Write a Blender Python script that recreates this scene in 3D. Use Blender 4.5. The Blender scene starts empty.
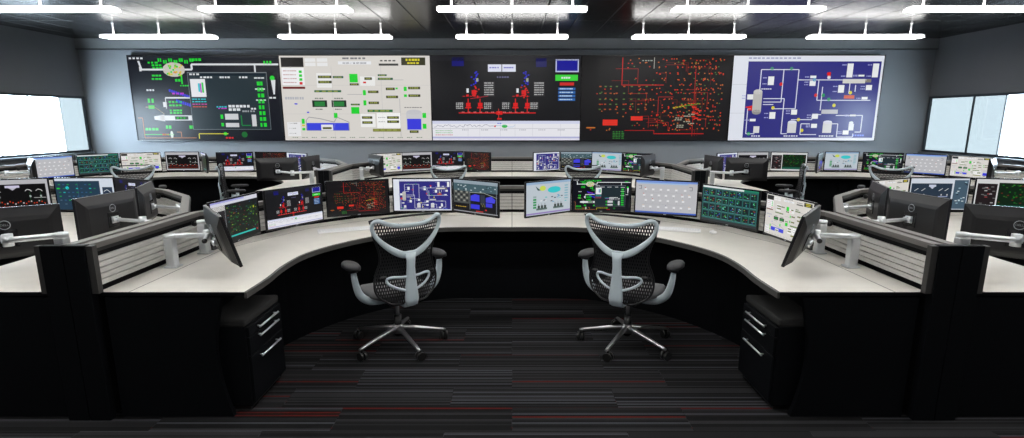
import bpy, bmesh, math, random
from mathutils import Vector, Matrix
D = bpy.data; SC = bpy.context.scene; COL = SC.collection
PI = math.pi
# ------------------------------------------------------------------ camera, world, exposure
cd = D.cameras.new('camera'); cam = D.objects.new('camera', cd); COL.objects.link(cam)
cd.sensor_width = 36.0; cd.lens = 36.0 * 552 / 1024
cam.location = (0, 0, 1.68); cam.rotation_euler = (math.radians(90 - 11.6), 0, 0)
cd.shift_y = 13/1024
SC.camera = cam
w = D.worlds.new('sky'); SC.world = w; w.use_nodes = True
w.node_tree.nodes['Background'].inputs[0].default_value = (0.74, 0.88, 1.0, 1)
w.node_tree.nodes['Background'].inputs[1].default_value = 42.0
SC.view_settings.view_transform = 'Standard'; SC.view_settings.look = 'None'
SC.view_settings.gamma = 1; SC.view_settings.exposure = 0; SC.view_settings.use_curve_mapping = False
SC.cycles.use_denoising = True
LAMP_DOWN, LAMP_UP = 24.0, 14.0

# ------------------------------------------------------------------ materials
def lin(c):
    return tuple(((x/255)/12.92 if x/255 <= .04045 else ((x/255+.055)/1.055)**2.4) for x in c)
def mat(name, rgb, rough=.5, metal=0, spec=.5, noise=0, nscale=20, coat=0, bump=0):
    m = D.materials.new(name); m.use_nodes = True; nt = m.node_tree; b = nt.nodes['Principled BSDF']
    b.inputs['Base Color'].default_value = (*rgb, 1); b.inputs['Roughness'].default_value = rough
    b.inputs['Metallic'].default_value = metal; b.inputs['Specular IOR Level'].default_value = spec
    b.inputs['Coat Weight'].default_value = coat
    if noise or bump:
        tc = nt.nodes.new('ShaderNodeTexCoord'); n = nt.nodes.new('ShaderNodeTexNoise')
        n.inputs['Scale'].default_value = nscale; n.inputs['Detail'].default_value = 4
        nt.links.new(tc.outputs['Object'], n.inputs['Vector'])
        if noise:
            r = nt.nodes.new('ShaderNodeMapRange')
            r.inputs[3].default_value = 1 - noise; r.inputs[4].default_value = 1 + noise
            nt.links.new(n.outputs[0], r.inputs[0])
            mx = nt.nodes.new('ShaderNodeVectorMath'); mx.operation = 'SCALE'
            mx.inputs[0].default_value = rgb; nt.links.new(r.outputs[0], mx.inputs['Scale'])
            nt.links.new(mx.outputs[0], b.inputs['Base Color'])
        if bump:
            bp = nt.nodes.new('ShaderNodeBump'); bp.inputs['Strength'].default_value = bump
            bp.inputs['Distance'].default_value = .002
            nt.links.new(n.outputs[0], bp.inputs['Height']); nt.links.new(bp.outputs[0], b.inputs['Normal'])
    return m
def emit(name, rgb, s):
    m = D.materials.new(name); m.use_nodes = True; nt = m.node_tree; b = nt.nodes['Principled BSDF']
    b.inputs['Base Color'].default_value = (.8, .8, .8, 1)
    b.inputs['Emission Color'].default_value = (*rgb, 1); b.inputs['Emission Strength'].default_value = s
    return m
M = {}
M['laminate'] = mat('desk_laminate', (.69, .665, .61), .42, noise=.07, nscale=9)
M['edge'] = mat('desk_edge_band', (.07, .068, .064), .5)
M['seam'] = mat('desk_seam', (.12, .11, .10), .6)
M['black_panel'] = mat('black_laminate', (.0026, .0032, .0044), .6, spec=.12, noise=.2, nscale=60)
M['black_fabric'] = mat('black_fabric', (.005, .005, .006), .9, spec=.2, noise=.3, nscale=150)
M['rim'] = mat('rim_paint', (.14, .132, .124), .55)
M['post_edge'] = mat('post_edge_grey', (.035, .034, .033), .5)
M['groove'] = mat('rim_groove', (.012, .012, .012), .6)
M['black_plastic'] = mat('black_plastic', (.008, .008, .0095), .38, noise=.1, nscale=200)
M['pad'] = mat('armpad_rubber', (.022, .022, .025), .55)
M['gloss_black'] = mat('bezel_black', (.01, .01, .012), .22)
M['silver'] = mat('brushed_silver', (.72, .75, .78), .28, .7)
M['chrome'] = mat('polished_aluminium', (.62, .62, .63), .34, 1)
M['badge'] = mat('badge_silver', (.34, .36, .38), .4, .4)
M['frame_blue'] = mat('pale_blue_grey_plastic', (.58, .67, .72), .42)
M['castor'] = mat('castor_black', (.01, .01, .01), .35)
M['white_plastic'] = mat('white_plastic', (.86, .86, .86), .4)
M['key'] = mat('key_grey', (.74, .75, .76), .5)
M['lamp_body'] = mat('lamp_white_paint', (.85, .85, .85), .4)
M['lamp_down'] = emit('lamp_diffuser', (1, .985, .96), LAMP_DOWN)
M['lamp_side'] = emit('lamp_opal_side', (1, .985, .96), 2.5)
M['lamp_up'] = emit('lamp_uplight', (1, .985, .96), LAMP_UP)
M['cushion'] = mat('cushion_charcoal', (.012, .012, .012), .95, noise=.3, nscale=250)
M['seat'] = mat('seat_fabric', (.16, .16, .165), .95, noise=.25, nscale=300)
M['window_frame'] = mat('window_frame_dark', (.018, .024, .03), .5)
M['sill'] = mat('sill_grey', (.12, .14, .15), .5)

def slat_material():
    m = D.materials.new('aluminium_slats'); m.use_nodes = True; nt = m.node_tree; b = nt.nodes['Principled BSDF']
    tc = nt.nodes.new('ShaderNodeTexCoord'); mp = nt.nodes.new('ShaderNodeMapping'); mp.inputs['Scale'].default_value = (6, 6, 90)
    n = nt.nodes.new('ShaderNodeTexNoise'); n.inputs['Scale'].default_value = 3
    nt.links.new(tc.outputs['Object'], mp.inputs[0]); nt.links.new(mp.outputs[0], n.inputs['Vector'])
    cr = nt.nodes.new('ShaderNodeValToRGB'); cr.color_ramp.elements[0].color = (.5, .49, .47, 1); cr.color_ramp.elements[1].color = (.88, .87, .84, 1)
    nt.links.new(n.outputs[0], cr.inputs[0]); nt.links.new(cr.outputs[0], b.inputs['Base Color'])
    b.inputs['Metallic'].default_value = .35; b.inputs['Roughness'].default_value = .35
    return m
M['slat'] = slat_material()

def mesh_fabric():
    m = D.materials.new('perforated_black_back'); m.use_nodes = True; nt = m.node_tree; b = nt.nodes['Principled BSDF']
    b.inputs['Base Color'].default_value = (.014, .014, .016, 1); b.inputs['Roughness'].default_value = .5
    uv = nt.nodes.new('ShaderNodeTexCoord'); br = nt.nodes.new('ShaderNodeTexBrick')
    br.inputs['Color1'].default_value = (0, 0, 0, 1); br.inputs['Color2'].default_value = (0, 0, 0, 1); br.inputs['Mortar'].default_value = (1, 1, 1, 1)
    br.inputs['Scale'].default_value = 1; br.inputs['Mortar Size'].default_value = .0050; br.inputs['Brick Width'].default_value = .017
    br.inputs['Row Height'].default_value = .025; br.inputs['Mortar Smooth'].default_value = 0
    nt.links.new(uv.outputs['UV'], br.inputs['Vector'])
    nt.links.new(br.outputs['Color'], b.inputs['Alpha'])
    return m
M['mesh'] = mesh_fabric()

def carpet():
    m = D.materials.new('striped_carpet_planks'); m.use_nodes = True; nt = m.node_tree; b = nt.nodes['Principled BSDF']
    N = nt.nodes.new; L = nt.links.new
    tc = N('ShaderNodeTexCoord')
    br = N('ShaderNodeTexBrick'); br.inputs['Scale'].default_value = 1; br.inputs['Brick Width'].default_value = 1.0
    br.inputs['Row Height'].default_value = .25; br.inputs['Mortar Size'].default_value = .0015; br.offset = .37
    br.inputs['Color1'].default_value = (0, 0, 0, 1); br.inputs['Color2'].default_value = (1, 1, 1, 1); br.inputs['Mortar'].default_value = (.5, .5, .5, 1)
    L(tc.outputs['Object'], br.inputs['Vector'])
    sp = N('ShaderNodeSeparateXYZ'); L(tc.outputs['Object'], sp.inputs[0])
    mu = N('ShaderNodeMath'); mu.operation = 'MULTIPLY'; mu.inputs[1].default_value = 62; L(sp.outputs['Y'], mu.inputs[0])
    fl = N('ShaderNodeMath'); fl.operation = 'FLOOR'; L(mu.outputs[0], fl.inputs[0])
    rb = N('ShaderNodeMath'); rb.operation = 'MULTIPLY'; rb.inputs[1].default_value = 137.3; L(br.outputs['Color'], rb.inputs[0])
    cb = N('ShaderNodeCombineXYZ'); L(fl.outputs[0], cb.inputs[0]); L(rb.outputs[0], cb.inputs[1])
    wn = N('ShaderNodeTexWhiteNoise'); wn.noise_dimensions = '3D'; L(cb.outputs[0], wn.inputs['Vector'])
    cr = N('ShaderNodeValToRGB'); cr.color_ramp.interpolation = 'CONSTANT'
    e = cr.color_ramp.elements
    e[0].position = 0; e[0].color = (.007, .007, .0075, 1); e[1].position = .35; e[1].color = (.013, .013, .014, 1)
    for p, c in ((.62, (.023, .023, .025, 1)), (.88, (.042, .043, .050, 1)), (.975, (.062, .008, .007, 1))):
        x = e.new(p); x.color = c
    L(wn.outputs['Value'], cr.inputs[0])
    n = N('ShaderNodeTexNoise'); n.inputs['Scale'].default_value = 260; L(tc.outputs['Object'], n.inputs['Vector'])
    r = N('ShaderNodeMapRange'); r.inputs[3].default_value = .45; r.inputs[4].default_value = 1.55; L(n.outputs[0], r.inputs[0])
    mx = N('ShaderNodeVectorMath'); mx.operation = 'SCALE'; L(cr.outputs[0], mx.inputs[0]); L(r.outputs[0], mx.inputs['Scale'])
    L(mx.outputs[0], b.inputs['Base Color']); b.inputs['Roughness'].default_value = 1; b.inputs['Specular IOR Level'].default_value = .1
    return m
M['carpet'] = carpet()

def ceiling_mat():
    m = D.materials.new('dark_semi_gloss_ceiling_tiles'); m.use_nodes = True; nt = m.node_tree; b = nt.nodes['Principled BSDF']
    N = nt.nodes.new; L = nt.links.new
    tc = N('ShaderNodeTexCoord'); br = N('ShaderNodeTexBrick'); br.offset = 0
    br.inputs['Scale'].default_value = 1; br.inputs['Brick Width'].default_value = .6; br.inputs['Row Height'].default_value = 2.75
    br.inputs['Mortar Size'].default_value = .012; br.inputs['Mortar Smooth'].default_value = 0
    br.inputs['Color1'].default_value = (.005, .005, .005, 1); br.inputs['Color2'].default_value = (.008, .008, .008, 1); br.inputs['Mortar'].default_value = (.002, .002, .002, 1)
    L(tc.outputs['Object'], br.inputs['Vector']); L(br.outputs['Color'], b.inputs['Base Color'])
    r = N('ShaderNodeMapRange'); r.inputs[3].default_value = .27; r.inputs[4].default_value = .7; L(br.outputs['Fac'], r.inputs[0])
    L(r.outputs[0], b.inputs['Roughness']); b.inputs['Specular IOR Level'].default_value = .38
    return m
M['ceiling'] = ceiling_mat()
M['wall'] = mat('grey_wall_paint', (.21, .222, .24), .75, noise=.04, nscale=3)
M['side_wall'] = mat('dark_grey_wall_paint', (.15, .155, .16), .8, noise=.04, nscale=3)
M['wall_trim'] = mat('grey_trim_paint', (.20, .205, .21), .7)

def glass(name, rgb):
    m = D.materials.new(name); m.use_nodes = True; nt = m.node_tree; nt.nodes.remove(nt.nodes['Principled BSDF'])
    t = nt.nodes.new('ShaderNodeBsdfTransparent'); t.inputs[0].default_value = (*rgb, 1)
    g = nt.nodes.new('ShaderNodeBsdfGlossy'); g.inputs['Roughness'].default_value = .02
    mx = nt.nodes.new('ShaderNodeMixShader'); mx.inputs[0].default_value = .05
    nt.links.new(t.outputs[0], mx.inputs[1]); nt.links.new(g.outputs[0], mx.inputs[2])
    nt.links.new(mx.outputs[0], nt.nodes['Material Output'].inputs[0]); return m
M['clear_glass'] = glass('clear_window_glass', (.95, .97, .98))
M['tint_glass'] = glass('blue_tinted_window_glass', (.150, .154, .152))

def screen_mat():
    m = D.materials.new('lit_screen'); m.use_nodes = True; nt = m.node_tree; b = nt.nodes['Principled BSDF']
    a = nt.nodes.new('ShaderNodeAttribute'); a.attribute_name = 'pix'
    nt.links.new(a.outputs['Color'], b.inputs['Emission Color']); b.inputs['Emission Strength'].default_value = .9
    b.inputs['Base Color'].default_value = (.003, .003, .004, 1); b.inputs['Roughness'].default_value = .3; b.inputs['Specular IOR Level'].default_value = .22
    return m
M['screen'] = screen_mat()

# ------------------------------------------------------------------ mesh helpers
class MB:
    """collects shapes, then links them as one mesh object"""
    def __init__(s): s.bm = bmesh.new(); s.mats = []
    def mi(s, m):
        if m not in s.mats: s.mats.append(m)
        return s.mats.index(m)
    def _tag(s, faces, m, smooth=False):
        i = s.mi(m)
        for f in faces: f.material_index = i; f.smooth = smooth
    def box(s, x0, x1, y0, y1, z0, z1, m='black_panel', M4=None, bevel=0):
        g = bmesh.ops.create_cube(s.bm, size=1)
        vs = g['verts']; c = Vector(((x0+x1)/2, (y0+y1)/2, (z0+z1)/2)); d = (x1-x0, y1-y0, z1-z0)
        for v in vs: v.co = Vector((v.co.x*d[0], v.co.y*d[1], v.co.z*d[2])) + c
        fs = list({f for v in vs for f in v.link_faces}); s._tag(fs, m)
        if bevel:
            es = list({e for v in vs for e in v.link_edges})
            r = bmesh.ops.bevel(s.bm, geom=es, offset=bevel, segments=2, profile=.5, affect='EDGES')
            vs = list({v for f in r['faces'] for v in f.verts} | {v for v in vs if v.is_valid})
            s._tag(list({f for v in vs for f in v.link_faces}), m)
        if M4 is not None:
            for v in vs: v.co = M4 @ v.co
        return vs
    def prism(s, pts, z0, z1, m, side=None):
        """extruded polygon (plan view)"""
        a = [s.bm.verts.new((x, y, z0)) for x, y in pts]; b = [s.bm.verts.new((x, y, z1)) for x, y in pts]
        f1 = s.bm.faces.new(a); f2 = s.bm.faces.new(b); f1.normal_update(); f2.normal_update()
        if f1.normal.z > 0: f1.normal_flip()
        if f2.normal.z < 0: f2.normal_flip()
        s._tag([f1, f2], m); n = len(pts); fs = []
        for i in range(n): fs.append(s.bm.faces.new((a[i], a[(i+1) % n], b[(i+1) % n], b[i])))
        s._tag(fs, side or m)
    def ribbon(s, pa, pb, z0, z1, m):
        """wall between two matching plan polylines"""
        V = s.bm.verts.new; R = []
        for (ax, ay), (bx, by) in zip(pa, pb):
            R.append([V((ax, ay, z0)), V((bx, by, z0)), V((bx, by, z1)), V((ax, ay, z1))])
        fs = []
        for a, b in zip(R, R[1:]):
            for k in range(4): fs.append(s.bm.faces.new((a[k], a[(k+1) % 4], b[(k+1) % 4], b[k])))
        fs.append(s.bm.faces.new(R[0])); fs.append(s.bm.faces.new(R[-1]))
        s._tag(fs, m)
    def tube(s, pts, rad, m, n=10, closed=False, up=None):
        """swept ellipse; rad: number, list of numbers or list of (ru, rv)"""
        P = [Vector(p) for p in pts]; k = len(P)
        R = rad if isinstance(rad, list) else [rad]*k
        rings = []; u = None
        for i, p in enumerate(P):
            if closed: t = (P[(i+1) % k] - P[i-1]).normalized()
            else: t = (P[min(i+1, k-1)] - P[max(i-1, 0)]).normalized()
            if up is not None: v = Vector(up); u = t.cross(v).normalized(); v = u.cross(t).normalized()
            else:
                if u is None: u = t.orthogonal().normalized()
                u = (u - t*u.dot(t)).normalized(); v = t.cross(u)
            r = R[i]; ru, rv = r if isinstance(r, tuple) else (r, r)
            rings.append([s.bm.verts.new(p + u*math.cos(2*PI*j/n)*ru + v*math.sin(2*PI*j/n)*rv) for j in range(n)])
        fs = []
        pr = list(zip(rings, rings[1:])) + ([(rings[-1], rings[0])] if closed else [])
        for a, b in pr:
            for j in range(n): fs.append(s.bm.faces.new((a[j], a[(j+1) % n], b[(j+1) % n], b[j])))
        s._tag(fs, m, True)
        if not closed: s._tag([s.bm.faces.new(rings[0][::-1]), s.bm.faces.new(rings[-1])], m)
    def cyl(s, a, b, r, m, n=14, r2=None):
        s.tube([a, b], [r, r2 if r2 is not None else r], m, n)
    def ball(s, c, r, m, sc=(1, 1, 1), seg=12):
        g = bmesh.ops.create_uvsphere(s.bm, u_segments=seg, v_segments=max(6, seg//2), radius=1)
        for v in g['verts']: v.co = Vector((v.co.x*r*sc[0], v.co.y*r*sc[1], v.co.z*r*sc[2])) + Vector(c)
        s._tag(list({f for v in g['verts'] for f in v.link_faces}), m, True)
    def build(s, name, parent=None, flip=False):
        bmesh.ops.recalc_face_normals(s.bm, faces=s.bm.faces)
        me = D.meshes.new(name); s.bm.to_mesh(me); s.bm.free()
        for m in s.mats: me.materials.append(M[m] if isinstance(m, str) else m)
        o = D.objects.new(name, me); COL.objects.link(o)
        if parent: o.parent = parent
        return o
def tag(o, label=None, cat=None, group=None, kind=None):
    for k, v in (('label', label), ('category', cat), ('group', group), ('kind', kind)):
        if v: o[k] = v
    return o
def empty(name, loc=(0, 0, 0), rz=0):
    o = D.objects.new(name, None); COL.objects.link(o); o.location = loc; o.rotation_euler = (0, 0, rz)
    o.empty_display_size = .1
    return o
def struct(mb, name): return tag(mb.build(name), kind='structure')
def copy_tree(o, parent=None):
    c = o.copy(); COL.objects.link(c); c.parent = parent
    for ch in [x for x in D.objects if x.parent == o]: copy_tree(ch, c)
    return c
def catmull(pts, n=6, closed=False):
    P = [Vector(p) for p in pts]; k = len(P); out = []
    rng = range(k) if closed else range(k-1)
    for i in rng:
        p0 = P[i-1] if (closed or i) else P[0]; p1 = P[i]; p2 = P[(i+1) % k]
        p3 = P[(i+2) % k] if (closed or i+2 < k) else P[-1]
        for j in range(n):
            t = j/n
            out.append(.5*((2*p1) + (p2-p0)*t + (2*p0-5*p1+4*p2-p3)*t*t + (3*p1-p0-3*p2+p3)*t**3))
    if not closed: out.append(P[-1])
    return out

# ------------------------------------------------------------------ the room
RX, YB, YF, ZC = 10.2, 13.4, -3.2, 3.49
LZ = 3.215
mb = MB(); mb.box(-10.14, 9.90, YF-.2, YB+.2, -.1, 0, 'carpet'); struct(mb, 'floor')
mb = MB(); mb.box(-10.14, 9.90, YF-.2, YB+.2, ZC, ZC+.1, 'ceiling'); struct(mb, 'ceiling')
mb = MB(); mb.box(-10.14, 9.90, YB, YB+.2, 0, ZC, 'wall'); struct(mb, 'wall_back')
mb = MB(); mb.box(-10.14, 9.90, YF-.2, YF, 0, ZC, 'wall'); struct(mb, 'wall_front')
mb = MB(); mb.box(-10.08, 9.84, YB-.06, YB, 3.25, ZC, 'wall_trim'); mb.box(-10.08, 9.84, YB-.07, YB, 3.25, 3.265, 'groove'); struct(mb, 'trim_1')
mb = MB(); mb.box(-10.08, 9.84, YB-.015, YB, 0, .1, 'black_panel'); struct(mb, 'baseboard_back')
WZ0, WZ1, WY0, WY1 = .91, 2.19, 9.5, 13.37
for sx, nm in ((-1, 'left'), (1, 'right')):
    RX = 10.08 if sx < 0 else 9.84
    x0, x1 = sorted((sx*RX, sx*(RX+.06)))
    mb = MB()
    mb.box(x0, x1, YF, YB, 0, WZ0, 'side_wall'); mb.box(x0, x1, YF, YB, WZ1, ZC, 'side_wall')
    mb.box(x0, x1, YF, WY0, WZ0, WZ1, 'side_wall'); mb.box(x0, x1, WY1, YB, WZ0, WZ1, 'side_wall')
    struct(mb, 'wall_'+nm)
    mb = MB(); a, b = sorted((sx*RX, sx*(RX-.015))); mb.box(a, b, YF, YB-.015, 0, .1, 'black_panel'); struct(mb, 'baseboard_'+nm)
    # window: dark frame, mullions, panes and sill
    fx0, fx1 = sorted((sx*(RX-.012), sx*(RX+.045)))
    mb = MB(); 
    mb.box(fx0, fx1, WY0, WY1, WZ0, WZ0+.05, 'window_frame'); mb.box(fx0, fx1, WY0, WY1, WZ1-.05, WZ1, 'window_frame')
    mb.box(fx0, fx1, WY1-.035, WY1, WZ0+.05, WZ1-.05, 'window_frame'); mb.box(fx0, fx1, WY0, WY0+.06, WZ0+.05, WZ1-.05, 'window_frame')
    root = mb.build('window_%d' % (1 if sx < 0 else 2)); tag(root, kind='structure')
    ys = [WY1-.035, 12.62 if sx < 0 else 12.1]
    while ys[-1] > WY0+.9: ys.append(ys[-1]-.8)
    ys.append(WY0+.06)
    mu = MB()
    for y in ys[1:-1]: mu.box(fx0 + .012, fx1 - .012, y-.012, y+.012, WZ0+.05, WZ1-.05, 'window_frame' if sx > 0 else 'white_plastic')
    mu.build('mullion', root)
    for i, (ya, yb) in enumerate(zip(ys, ys[1:])):
        tint = i < (1 if sx < 0 else 2)
        gx = sx*(RX+.02); g = MB(); g.box(gx-.003, gx+.003, yb+.012, ya-.012 if i else ya, WZ0+.05, WZ1-.05, 'tint_glass' if tint else 'clear_glass')
        g.build('pane', root)
    sb = MB(); a, b = sorted((sx*(RX-.10), sx*RX)); sb.box(a, b, WY0-.05, WY1, WZ0-.04, WZ0, 'sill', bevel=.004); sb.build('window_sill', root)

# ------------------------------------------------------------------ pendant lamps
def make_pendant():
    r = empty('pendant_lamp')
    b = MB(); L, W = 1.085, .12
    b.box(-L, L, -W, W, .036, .048, 'lamp_body', bevel=.003); b.build('lamp_body', r)
    d = MB(); d.box(-L+.004, L-.004, -W+.004, W-.004, .002, .036, 'lamp_side'); d.box(-L+.004, L-.004, -W+.004, W-.004, 0, .002, 'lamp_down'); d.build('diffuser', r)
    u = MB(); u.box(-L+.02, L-.02, -W+.03, W-.03, .046, .054, 'lamp_up'); u.build('uplight', r)
    for x in (-.88, 0, .88):
        c = MB(); c.cyl((x, 0, .045), (x, 0, ZC-LZ), .015, 'lamp_body', 8); c.cyl((x, 0, ZC-LZ-.012), (x, 0, ZC-LZ), .024, 'lamp_body', 12)
        c.build('suspension_rod', r)
    return r
proto = make_pendant(); first = True
names = {-2: 'leftmost', -1: 'second from left', 0: 'middle', 1: 'second from right', 2: 'rightmost'}
for row, y in (('far', 11.25), ('near', 8.5), ('a', 5.75), ('b', 3.0), ('c', .25)):
    for k in range(-2, 3):
        o = proto if first else copy_tree(proto); first = False
        o.location = (k*3.42, y, LZ)
        if row == 'far': lb = 'shorter-looking white linear pendant lamp nearest the video wall, %s of five' % names[k]
        elif row == 'near': lb = 'white linear pendant lamp at the top edge of the picture, %s of five' % names[k]
        else: lb = 'white linear pendant lamp in the rows above the camera'
        tag(o, lb, 'lamp', 'pendant lamps in rows below the ceiling' if row in ('far', 'near') else 'pendant lamps overhead out of the picture')

# ------------------------------------------------------------------ screen contents (drawn as small coloured faces)
class Canvas:
    def __init__(s, seed=1): s.q = []; s.r = random.Random(seed); s.l = 0
    def poly(s, pts, c, layer=None): s.q.append((pts, lin(c), s.l if layer is None else layer))
    def rect(s, a, b, c, d, col, layer=None): s.poly([(a, b), (c, b), (c, d), (a, d)], col, layer)
    def line(s, pts, col, t=.005):
        for (x0, y0), (x1, y1) in zip(pts, pts[1:]):
            ty = t*1.6
            if abs(x1-x0) >= abs(y1-y0): s.poly([(x0, y0-ty/2), (x1, y1-ty/2), (x1, y1+ty/2), (x0, y0+ty/2)], col)
            else: s.poly([(x0-t/2, y0), (x0+t/2, y0), (x1+t/2, y1), (x1-t/2, y1)], col)
    def txt(s, x, y, w_, h, col, n=4):
        cx = x
        for i in range(n):
            ww = w_/n*s.r.uniform(.55, .92); s.rect(cx, y, cx+ww, y+h, col); cx += w_/n
    def ell(s, cx, cy, rx, ry, col, n=14): s.poly([(cx+rx*math.cos(2*PI*i/n), cy+ry*math.sin(2*PI*i/n)) for i in range(n)], col)
    def mesh(s, W, H, name):
        me = D.meshes.new(name); vs = []; fs = []; cs = []
        for pts, c, l in s.q:
            k = len(vs)
            for u, v in pts: vs.append(((u-.5)*W, -l*W*.0005, (.5-v)*H))
            f = list(range(k, k+len(pts)))
            n = (Vector(vs[f[1]])-Vector(vs[f[0]])).cross(Vector(vs[f[2]])-Vector(vs[f[1]]))
            if n.y > 0: f.reverse()
            fs.append(f); cs += [(*c, 1)]*len(f)
        me.from_pydata(vs, [], fs)
        at = me.color_attributes.new('pix', 'FLOAT_COLOR', 'CORNER')
        for i, c in enumerate(cs): at.data[i].color = c
        me.materials.append(M['screen']); return me
G = (30, 215, 50); WH = (225, 228, 232); R_ = (215, 30, 30); BL = (45, 45, 220); YE = (215, 205, 40); CY = (40, 200, 210)
def c_flow(c):     # black process flow with a dark teal window laid over it
    c.rect(0, 0, 1, 1, (12, 14, 24)); c.l = 1
    c.rect(.0, .0, 1, .05, (30, 32, 38)); c.rect(.24, .03, 1, .05, (40, 42, 48)); c.l = 2
    c.txt(.01, .02, .1, .02, WH, 4); c.line([(.07, .06), (.085, .16), (.24, .16)], WH, .013); c.rect(.07, .13, .085, .18, WH)
    c.ell(.30, .16, .075, .085, (205, 200, 190)); c.l = 3
    for i in range(26): x = .30+c.r.uniform(-.05, .05); y = .16+c.r.uniform(-.06, .06); c.rect(x, y, x+.012, y+.02, c.r.choice([G, YE, G, (220, 150, 60)]))
    c.l = 2
    c.line([(.37, .16), (.42, .16), (.42, .10), (1, .10)], WH, .013)
    for i in range(7): x = .2+i*.035; c.txt(x, .03+.02*(i % 2), .03, .04, G, 2)
    c.txt(.43, .03, .06, .03, G, 3); c.txt(.9, .06, .06, .04, G, 3); c.line([(.84, .10), (.84, .2)], WH, .01)
    for y in (.07, .10, .13, .22, .26): c.txt(.13+c.r.uniform(0, .03), y, .07, .02, G, 3)
    c.txt(.30, .27, .04, .03, G, 2); c.line([(.345, .22), (.345, .33)], G, .01); c.txt(.33, .34, .06, .015, G, 4)
    c.txt(.1, .39, .06, .02, WH, 3); c.txt(.1, .5, .05, .05, G, 2); c.rect(.1, .58, .14, .62, G)
    for i in range(10): x = .25+.014*i; y = .39+.008*i; c.rect(x, y, x+.012, y+.03, BL); c.rect(x+.04, y+.12, x+.052, y+.155, BL)
    c.txt(.27, .43, .08, .02, (200, 40, 200), 3); c.line([(.22, .49), (.5, .49)], WH, .011); c.line([(.22, .49), (.22, .62)], WH, .006)
    c.rect(.2, .54, .225, .60, WH); c.line([(.08, .6), (.14, .6), (.2, .68)], (190, 170, 130), .005)
    for y in (.53, .57, .63, .66): c.txt(.24, y, .09, .02, G, 4)
    c.rect(.17, .70, .42, .76, WH); c.poly([(.13, .71), (.2, .69), (.2, .77), (.13, .75)], WH); c.l = 3; c.rect(.27, .71, .36, .75, (20, 60, 30)); c.txt(.28, .72, .07, .02, G, 3); c.l = 2
    c.line([(.02, .73), (.05, .73), (.05, .97), (.4, .97)], (190, 120, 70), .005); c.line([(.05, .93), (.25, .93)], G, .005)
    c.txt(.06, .85, .09, .03, G, 4); c.txt(.17, .92, .05, .02, R_, 3); c.ell(.235, .93, .01, .045, (220, 230, 220))
    c.line([(.27, .9), (.3, .9), (.3, .96)], (190, 120, 70)); c.line([(.42, .98), (.42, .92), (.62, .92)], YE, .006); c.ell(.6, .92, .013, .02, G)
    c.ell(.73, .93, .02, .035, (20, 110, 40)); c.txt(.2, .82, .04, .04, G, 2); c.txt(.36, .82, .04, .04, G, 2); c.txt(.6, .96, .06, .02, R_, 3)
    c.ell(.95, .26, .016, .03, G); c.poly([(.94, .28), (.97, .28), (.96, .45), (.95, .45)], WH); c.txt(.92, .48, .05, .02, WH, 2)
    c.rect(.985, .2, 1, .9, (30, 34, 40))
    c.l = 3; c.rect(.385, .19, .915, .87, (120, 128, 132)); c.l = 4; c.rect(.388, .2, .912, .865, (30, 44, 50)); c.rect(.388, .2, .912, .23, (28, 34, 52)); c.l = 5
    c.txt(.4, .205, .07, .02, WH, 3); c.txt(.47, .24, .09, .02, WH, 4); c.txt(.6, .24, .07, .02, WH, 4); c.txt(.73, .24, .06, .02, WH, 3)
    c.rect(.4, .27, .5, .48, (235, 236, 240)); c.l = 6; c.rect(.45, .32, .462, .42, CY); c.rect(.462, .32, .472, .43, (190, 60, 200)); c.rect(.474, .31, .487, .43, (60, 210, 90)); c.l = 5
    for i, k in enumerate([CY, CY, (200, 60, 160), (200, 80, 60)]): c.txt(.4, .5+.03*i, .1, .012, k, 5)
    for i in range(8): c.txt(.845, .30+.07*i, .045, .045, G, 2)
    for i in range(3): c.txt(.83, .25+.13*i, .07, .015, WH, 3)
    c.txt(.56, .59, .07, .015, CY, 4); c.txt(.57, .61, .06, .012, (200, 50, 200), 3)
    c.txt(.64, .575, .15, .03, WH, 6); c.txt(.64, .615, .08, .03, WH, 3); c.txt(.73, .64, .09, .02, (150, 155, 160), 5)
    c.rect(.61, .68, .7, .75, (210, 212, 215)); c.rect(.61, .79, .7, .84, (210, 212, 215)); c.rect(.79, .69, .82, .83, (210, 212, 215)); c.txt(.79, .61, .04, .02, WH, 2)
    c.line([(.72, .7), (.72, .82), (.78, .82)], (20, 130, 60), .008); c.txt(.58, .69, .03, .05, G, 1); c.txt(.58, .79, .03, .04, G, 1)
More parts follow.
